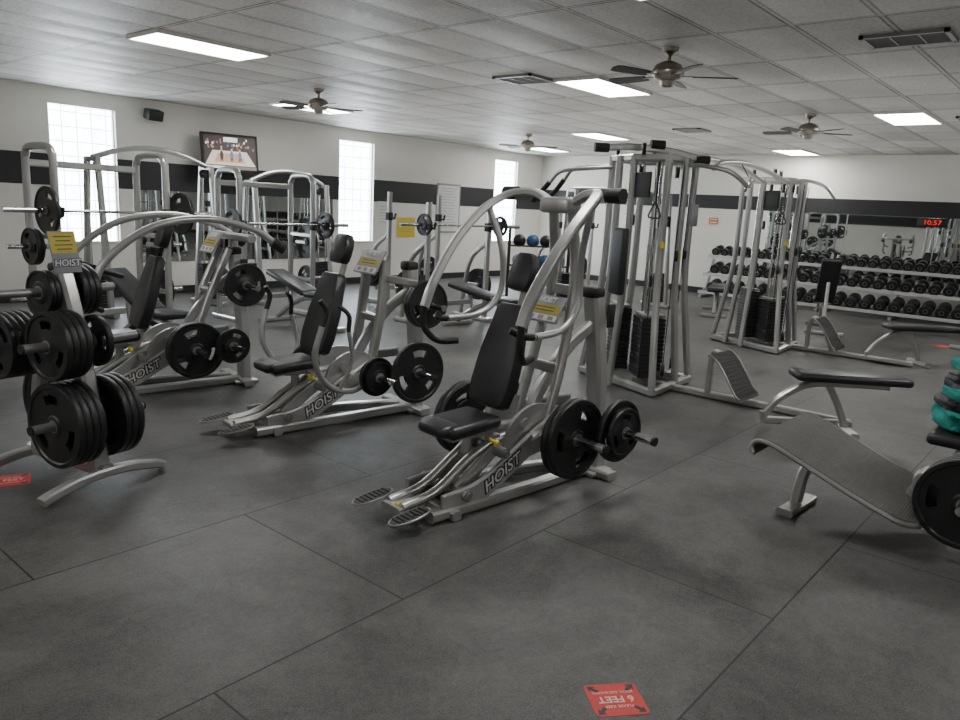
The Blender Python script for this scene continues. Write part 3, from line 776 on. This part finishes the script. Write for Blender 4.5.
# ------------------------------------------------------------------ leg machine with ribbed platform
def legm():
    r = empty("leg_press_machine", (4.4, .9, 0), 0, "silver plate-loaded leg machine with ribbed black foot platform", "exercise machine")
    pr = smooth_path([(0, 1.375, .37), (0, 1.39, .405), (0, 1.36, .438), (0, 1.27, .425), (0, 1.08, .350), (0, .86, .262), (0, .68, .20), (0, .56, .165)], 10)
    X0, X1 = 3.99, 4.84
    n = len(pr)
    def edgein(i):
        t = max(0, (i-(n-9))/8); return .08*t*t+.05*(i/n)
    top_ = []; bot = []
    for k in range(9):
        u = k/8
        top_.append([V((X0+edgein(i)+(X1-X0-2*edgein(i))*u, p.y, p.z)) for i, p in enumerate(pr)])
        bot.append([q+V((0, -.012, -.026)) for q in top_[-1]])
    b = MB(); b.grid(top_, 0); b.grid(bot, 0); b.grid([top_[0], bot[0]], 0); b.grid([top_[-1], bot[-1]], 0)
    b.grid([[a[0] for a in top_], [a[0] for a in bot]], 0); b.grid([[a[-1] for a in top_], [a[-1] for a in bot]], 0)
    L = [0]
    for i in range(1, n): L.append(L[-1]+(pr[i]-pr[i-1]).length)
    d = .02
    while d < L[-1]-.015:
        i = max(j for j in range(n) if L[j] <= d); i = min(i, n-2)
        t = (d-L[i])/(L[i+1]-L[i])
        row = [a[i].lerp(a[i+1], t)+V((0, 0, .0012)) for a in top_]
        row[0] = row[0].lerp(row[1], .15); row[-1] = row[-1].lerp(row[-2], .15)
        b.rect(row, .006, .004, m=0, curve=False); d += .0135
    b.obj("foot_platform", [simple("ribbed_tread", (.062, .059, .054), .45, 0, .2)], r, True)
    for kk, dx in ((0, -.003), (-1, .003)):
        b = MB(); b.tube([p+V((dx, -.006, -.013)) for p in top_[kk]], .013, 8, 1, None, False); b.obj("platform_edge", DSILVER, r, True)
    b = MB()
    b.rect([(4.30, 1.20, .03), (4.32, 1.18, .22), (4.34, 1.12, .31)], .06, .06)
    b.rect([(4.12, 1.20, .02), (4.48, 1.18, .02)], .09, .04, curve=False)
    b.rect([(4.34, 1.16, .31), (4.36, .9, .22), (4.40, .6, .11), (4.42, 0.2, .10), (4.4, -.7, .10)], .06, .06)
    b.rect([(4.92, 1.0, .04), (4.92, .2, .05), (4.92, -.8, .05)], .07, .07)
    b.rect([(4.35, .3, .05), (5.1, .3, .05)], .07, .07, curve=False); b.rect([(4.1, -.7, .04), (5.1, -.7, .04)], .08, .07, curve=False)
    b.rect([(4.6, .56, .12), (4.62, .54, .30), (4.75, .5, .40)], .06, .07)
    b.obj("base_frame", SILVER, r, True)
    b = MB(); b.tube([(4.45, .66, .20), (4.42, .60, .31), (4.46, .52, .38), (4.6, .45, .40)], .034); b.box((4.42, .60, .25), (.09, .12, .16), bev=.02)
    b.cyl((4.34, .60, .32), (4.50, .60, .32), .045); b.box((4.52, .62, .235), (.18, .10, .07), bev=.015); b.cyl((4.50, .66, .28), (4.62, .66, .28), .02)
    b.obj("pivot_carriage", LSILV, r, True)
    b = MB(); b.cyl((4.48, .39, .30), (4.05, .39, .30), .0245, 18); b.cyl((4.30, .39, .30), (4.29, .39, .30), .045); b.obj("weight_peg", CHROME, r, True)
    stack(Matrix.Identity(4), (4.27, .39, .30), (-1, 0, 0), [45, 45, 45], "plates loaded on the leg machine")
    b = MB(); b.box((4.93, .50, .46), (.46, .36, .07), bev=.03, seg=3); b.obj("seat", PAD, r, True)
    b = MB(); b.box((4.95, -.1, .70), (.32, .09, .72), bev=.035, seg=3, rot=(.55, 0, 0)); b.obj("backrest", PAD, r, True)
    b = MB(); b.rect([(4.9, .5, .42), (4.9, .4, .05)], .06, .06, curve=False); b.rect([(4.95, -.15, .60), (4.95, -.3, .05)], .06, .06, curve=False); b.obj("seat_support", SILVER, r, True)
    g = empty("gym_bag", (4.93, .54, .497), .5, "slouched teal, black and red gym bag on the seat", "bag")
    def blob(c, size, seed):
        bm = bmesh.new(); bmesh.ops.create_icosphere(bm, subdivisions=4, radius=1)
        vs = []
        for v in bm.verts:
            p = v.co.copy()
            q = V([math.copysign(abs(t)**.6, t) for t in p])
            d = 1+.16*mnoise.noise(p*1.8+V((seed, 0, 0)))+.06*mnoise.noise(p*6+V((0, seed, 0)))
            vs.append(V((c[0]+q.x*size[0]*d, c[1]+q.y*size[1]*d, max(.0, c[2]+q.z*size[2]*d))))
        bm.verts.index_update(); fs = [[v.index for v in f.verts] for f in bm.faces]; bm.free()
        return vs, fs
    b = MB(); b.add(*blob((0, 0, .07), (.18, .14, .07), 3)); b.obj("bag_body", TEAL, g)
    b = MB(); b.add(*blob((.01, .01, .15), (.165, .13, .045), 9)); b.obj("bag_panel", PAD, g)
    b = MB(); b.add(*blob((.0, .0, .205), (.15, .12, .04), 5)); b.obj("bag_flap", TEAL, g)
    b = MB(); b.add(*blob((.03, -.01, .265), (.13, .11, .05), 12)); b.obj("bag_top", PAD, g)
    b = MB(); b.add(*blob((-.04, -.02, .325), (.09, .08, .03), 2)); b.obj("towel", RED, g)
    b = MB(); b.add(*blob((.02, .01, .37), (.10, .08, .035), 7)); b.obj("towel", TEAL, g)
    b = MB(); b.tube([(-.18, -.08, .11), (-.17, -.13, .13), (-.05, -.155, .125), (.10, -.15, .12), (.18, -.10, .12)], .008); b.obj("bag_piping", WHITE, g)
    b = MB(); b.tube([(-.15, -.08, .24), (-.08, -.13, .245), (.06, -.135, .24), (.16, -.08, .235)], .006); b.obj("bag_piping", WHITE, g)
legm()

# ------------------------------------------------------------------ racks
def barbell(c, ang, plates, lab="chrome olympic barbell resting on rack hooks"):
    r = empty("barbell", c, ang, lab, "barbell", "olympic barbells")
    b = MB(); b.cyl((-.66, 0, 0), (.66, 0, 0), .014, 12); b.obj("bar_shaft", CHROME, r)
    for s in (-1, 1):
        b = MB(); b.cyl((s*.66, 0, 0), (s*1.08, 0, 0), .0245, 16); b.cyl((s*.655, 0, 0), (s*.67, 0, 0), .035, 16); b.obj("bar_sleeve", CHROME, r)
    W = Matrix.Translation(c) @ Matrix.Rotation(ang, 4, 'Z')
    for s in (-1, 1): stack(W, (s*.675, 0, 0), (s, 0, 0), plates, "plates on barbells")

def rack(ox, oy, rotd, w, h, depth, bz, plates, side, lab, straight=False):
    rot = math.radians(rotd)
    r = empty("squat_rack", (ox, oy, 0), rot, lab, "squat rack", "squat racks")
    W = Matrix.Translation((ox, oy, 0)) @ Matrix.Rotation(rot, 4, 'Z')
    for s in (-1, 1):
        x = s*w/2; d = depth/2
        b = MB()
        if straight:
            b.rect([(x, -d, .03), (x, -d, h)], .07, .07, curve=False)
            b.rect([(x, d, .03), (x, d*.4, .8), (x, -d+.03, 1.1)], .05, .06)
        else:
            b.tube([(x, -d, .03), (x, -d, .6), (x, -d, h-.20), (x, -d+.02, h-.07), (x, -d+.10, h), (x, d-.10, h), (x, d-.02, h-.07), (x, d, h-.20), (x, d, .6), (x, d, .03)], .036, 12)
            for z in (.5, 1.1): b.rect([(x, -d, z), (x, d, z)], .04, .05, curve=False)
        b.rect([(x, -d-.12, .03), (x, d+.12, .03)], .08, .06, curve=False)
        b.obj("side_hoop", SILVER, r)
        for k, z in ((1, .50), (0, 1.0)):
            if straight and k == 0: continue
            b = MB(); b.cyl((x+s*.03, 0, z), (x+s*.34, 0, z), .0235, 16); b.obj("weight_peg", CHROME, r)
            stack(W, (x+s*.07, 0, z), (s, 0, 0), side[k], "plates stored on the racks")
            b = MB(); b.rect([(x, -.10, z), (x, .10, z)], .05, .05, curve=False); b.obj("peg_bracket", SILVER, r)
        b = MB(); b.rect([(x, -d-.04, bz-.035), (x, -d-.12, bz-.05), (x, -d-.14, bz+.03)], .03, .03, curve=False); b.box((x, -d, bz-.02), (.08, .09, .12), bev=.01); b.obj("bar_hook", RUB, r)
    for z in ((h-.15, .25) if not straight else (.25,)):
        b = MB(); b.rect([(-w/2, depth/2*(.1 if straight else 1), z), (w/2, depth/2*(.1 if straight else 1), z)], .05, .07, curve=False); b.obj("cross_member", SILVER, r)
    if plates is not None:
        p = W @ V((0, -depth/2-.085, bz-.002)); barbell(p, rot, plates)

def bench(ox, oy, rotd, incl, lab):
    r = empty("weight_bench", (ox, oy, 0), math.radians(rotd), lab, "weight bench", "weight benches")
    b = MB(); b.box((-.32, 0, .44), (.36, .30, .07), bev=.028, seg=3); b.obj("seat", PAD, r)
    a = math.radians(incl); c = V((-.11+.40*math.cos(a), 0, .44+.40*math.sin(a)))
    b = MB(); b.box(c, (.80, .28, .07), rot=(0, -a, 0), bev=.028, seg=3); b.obj("backrest", PAD, r)
    b = MB(); b.rect([(-.52, 0, .06), (-.3, 0, .36), (-.1, 0, .38), (.2, 0, .3), (.6, 0, .06)], .06, .06)
    b.rect([(-.52, -.2, .03), (-.52, .2, .03)], .07, .05, curve=False); b.rect([(.6, -.26, .03), (.6, .26, .03)], .07, .05, curve=False)
    b.rect([(.3, 0, .25), (c.x+.1, 0, c.z-.02)], .05, .05, curve=False); b.obj("bench_frame", SILVER, r)

rack(3.45, 8.15, 5, 1.15, 1.95, .56, 1.36, [45], ([35, 35], [45, 25]), "silver squat rack with rounded hoop uprights and loaded barbell")
bench(3.45, 7.2, 95, 25, "black adjustable weight bench on silver frame")
rack(5.75, 8.6, 0, 1.10, 1.88, .50, 1.25, [35], ([45, 25], [35]), "silver squat rack with rounded hoop uprights and loaded barbell")
rack(7.6, 7.1, -5, 1.10, 1.62, .50, 1.34, [25], ([35], [45, 45]), "silver olympic bench station with straight uprights and stored plates", True)
bench(7.5, 6.2, 85, 8, "black flat weight bench on silver frame")
rack(8.6, 9.0, 0, 1.10, 1.75, .50, 1.40, None, ([35], [45, 35]), "silver bench station with straight uprights and stored plates", True)
rack(12.6, 8.6, 0, 1.15, 1.80, .6, 1.35, None, ([35], [45]), "silver squat rack with straight uprights", True)
bench(5.7, 7.7, 90, 15, "black flat weight bench on silver frame")
bench(12.4, 5.2, 20, 0, "black flat weight bench on silver frame")
bench(12.2, 3.4, 200, 55, "black inclined weight bench on silver frame")
bench(12.6, 1.2, 160, 60, "black inclined weight bench on silver frame")

def crossover(ox, oy, rotd, w, h, lab, arch=.17):
    r = empty("cable_crossover_machine", (ox, oy, 0), math.radians(rotd), lab, "exercise machine")
    for s in (-1, 1):
        x = s*w/2; b = MB()
        b.rect([(x, -.25, .04), (x, -.22, .5), (x, -.1, h)], .06, .07, up=(1, 0, 0)); b.rect([(x, .25, .04), (x, .22, .5), (x, .1, h)], .06, .07, up=(1, 0, 0))
        b.rect([(x, -.35, .035), (x, .35, .035)], .08, .06, curve=False); b.rect([(x, -.12, h-.02), (x, .12, h-.02)], .06, .06, curve=False); b.obj("column", SILVER, r)
        for d in (-.07, .07):
            b = MB(); b.cyl((x+d, 0, .06), (x+d, 0, h-.05), .012, 8); b.obj("guide_rod", CHROME, r)
        b = MB()
        for i in range(14): b.box((x, 0, .1+i*.037), (.28, .12, .032), bev=.003, seg=1)
        b.obj("weight_stack", IRON, r)
        b = MB(); b.lathe([(.012, -.012), (.06, -.012), (.05, 0), (.06, .012), (.012, .012)], Matrix.Translation((x*.93, 0, h-.1)) @ Matrix.Rotation(math.pi/2, 4, 'X'), 20); b.obj("pulley_wheel", RUB, r)
    b = MB(); b.tube([(-w/2, 0, h), (-w/4, 0, h+arch*.76), (0, 0, h+arch), (w/4, 0, h+arch*.76), (w/2, 0, h)], .035); b.obj("top_beam", SILVER, r)
crossover(4.9, 9.9, 10, 1.7, 1.95, "silver cable machine with arched top beam and black stacks")
crossover(11.3, 6.6, -20, 2.0, 1.95, "silver cable crossover machine with straight top beam", .03)
crossover(7.0, 9.9, 0, 1.3, 1.8, "silver cable machine with arched top beam and black stacks")

r = empty("ball_rack", (11.0, 8.0, 0), math.radians(-40), "black steel ball rack holding blue and black exercise balls", "ball rack")
b = MB()
for x in (-.55, .55):
    b.rect([(x, 0, .02), (x, 0, 1.25)], .05, .05, curve=False); b.rect([(x, -.22, .02), (x, .22, .02)], .05, .04, curve=False)
for z in (.25, .6, .95):
    for y in (-.08, .08): b.cyl((-.55, y, z), (.55, y, z), .012)
b.obj("rack_frame", RUB, r)
W = Matrix.Translation((11.0, 8.0, 0)) @ Matrix.Rotation(math.radians(-40), 4, 'Z')
for z in (.25, .6, .95):
    for i in range(4):
        b = MB(); b.ball((0, 0, 0), .115)
        c = [BLUE, IRON, GREYC, IRON][(i+int(z*4)) % 4]
        top("medicine_ball", b.mesh("medicine_ball", [c]), W @ V((-.37+i*.245, 0, z+.094)), None, "rubber medicine ball on the rack", "ball", "medicine balls on the rack")

# ------------------------------------------------------------------ dumbbell racks
def db_mesh(rr, L):
    b = MB(); M = Matrix.Rotation(math.pi/2, 4, 'Y')
    for s in (-1, 1):
        z0 = s*.06; z1 = s*(.06+L)
        b.lathe([(.0001, z0), (rr*.9, z0), (rr, z0+s*.008), (rr, z1-s*.008), (rr*.9, z1), (rr*.45, z1), (rr*.42, z1-s*.004), (.0001, z1-s*.004)], M, 20, False, 0)
        b.lathe([(rr*.30, z1+s*.0006), (rr*.40, z1+s*.0006)], M, 20, False, 2)
    b.cyl((-.065, 0, 0), (.065, 0, 0), .016, 12, 1)
    return b.mesh("dumbbell", [IRON, CHROME, DSILVER])
DR = (.104, .096, .080)
DB = [db_mesh(DR[0], .10), db_mesh(DR[1], .09), db_mesh(DR[2], .08)]
def dbrack(y0, y1):
    cy = (y0+y1)/2; x = 14.95
    r = empty("dumbbell_rack", (x, cy, 0), 0, "three-tier grey dumbbell rack filled with black dumbbells", "dumbbell rack", "dumbbell racks")
    for y in (y0+.03, cy, y1-.03):
        b = MB(); b.rect([(x-.30, y, .03), (x+.30, y, .03)], .06, .06, curve=False); b.rect([(x-.05, y, .03), (x+.32, y, 1.04)], .05, .05, curve=False)
        b.obj("upright", RACKG, r, True)
    tiers = [(x-.18, .16), (x-.01, .52), (x+.16, .88)]
    for tx, tz in tiers:
        b = MB()
        for dx in (-.11, .11): b.rect([(tx+dx, y0, tz+dx*.25-.025), (tx+dx, y1, tz+dx*.25-.025)], .03, .04, curve=False)
        for y in (y0+.03, cy, y1-.03): b.rect([(tx-.12, y, tz-.05), (tx+.2, y, tz+.03)], .03, .03, curve=False)
        b.box((tx-.15, cy, tz-.04), (.014, y1-y0, .06), rot=(0, .25, 0))
        b.obj("shelf", RACKG, r, True)
    for k, (tx, tz) in enumerate(tiers):
        rad = DR[k]; pitch = (.24, .22, .19)[k]; n = int((y1-y0-.04)/pitch)
        for i in range(n):
            top("dumbbell", DB[k], (tx, y0+.04+pitch*(i+.5), tz+rad+.003), Matrix.Rotation(-.24, 3, 'Y'),
                "round black rubber dumbbell with chrome handle on rack", "dumbbell", "dumbbells on the racks")
dbrack(-.6, 1.75); dbrack(1.8, 4.15); dbrack(4.2, 6.55)

# ------------------------------------------------------------------ floor stickers
def sticker(x, y, ang, w, h, lab):
    r = empty("floor_sticker", (x, y, 0), ang, lab, "floor sticker", "distancing floor stickers")
    b = MB(); vs = []
    rr = .018
    for cx, cy, a0 in ((w/2-rr, h/2-rr, 0), (-w/2+rr, h/2-rr, 90), (-w/2+rr, -h/2+rr, 180), (w/2-rr, -h/2+rr, 270)):
        for q in range(5):
            a = math.radians(a0+q*22.5); vs.append((cx+rr*math.cos(a), cy+rr*math.sin(a)))
    k = len(vs)
    b.add([V((p[0], p[1], .0015)) for p in vs]+[V((p[0], p[1], .0002)) for p in vs], [tuple(range(k))]+[(j, (j+1) % k, k+(j+1) % k, k+j) for j in range(k)])
    b.obj("sticker_sheet", RED, r)
    for sx in (-1, 1):
        for sy in (-1, 1):
            b = MB(); c = V((sx*w*.36, sy*h*.35, .0022)); u = V((sx, sy, 0)).normalized(); p = V((-u.y, u.x, 0)); s = h*.12
            b.add([c+u*s*1.1, c+p*s*.9, c+p*s*.35, c-u*s*1.2+p*s*.35, c-u*s*1.2-p*s*.35, c-p*s*.35, c-p*s*.9], [(0, 1, 2, 3, 4, 5, 6)])
            b.obj("arrow_mark", BLACKP, r)
    I = Matrix.Identity(3)
    text("6 FEET", h*.27, PINK, "lettering", r, (0, 0, .0022), I, .0004, 0, .0008)
    text("PLEASE KEEP", h*.11, PINK, "lettering", r, (0, h*.22, .0022), I, .0004)
    text("SOCIAL DISTANCING", h*.10, PINK, "lettering", r, (0, -h*.22, .0022), I, .0004, sx=.9)
sticker(2.05, 1.05, math.radians(140), .185, .165, "red rounded square floor sticker with distancing message")
sticker(1.32, 4.43, math.radians(-20), .2, .18, "red rounded square floor sticker with distancing message")
sticker(12.2, 1.72, math.radians(-40), .3, .26, "red rounded square floor sticker with distancing message")

# ------------------------------------------------------------------ world, camera
w = bpy.data.worlds.new("world"); SC.world = w; w.use_nodes = True
w.node_tree.nodes["Background"].inputs[0].default_value = (.8, .85, .9, 1)
w.node_tree.nodes["Background"].inputs[1].default_value = .5
cam = bpy.data.cameras.new("camera"); co = bpy.data.objects.new("camera", cam); COL.objects.link(co)
cam.sensor_width = 36; cam.lens = 749/960*36; cam.clip_start = .05; cam.clip_end = 100
Mx = Matrix(((.6507, .1201, -.7498), (-.7577, .1684, -.6305), (.0506, .9784, .2006))).to_4x4()
Mx.translation = (0, 0, 1.6); co.matrix_world = Mx
SC.camera = co
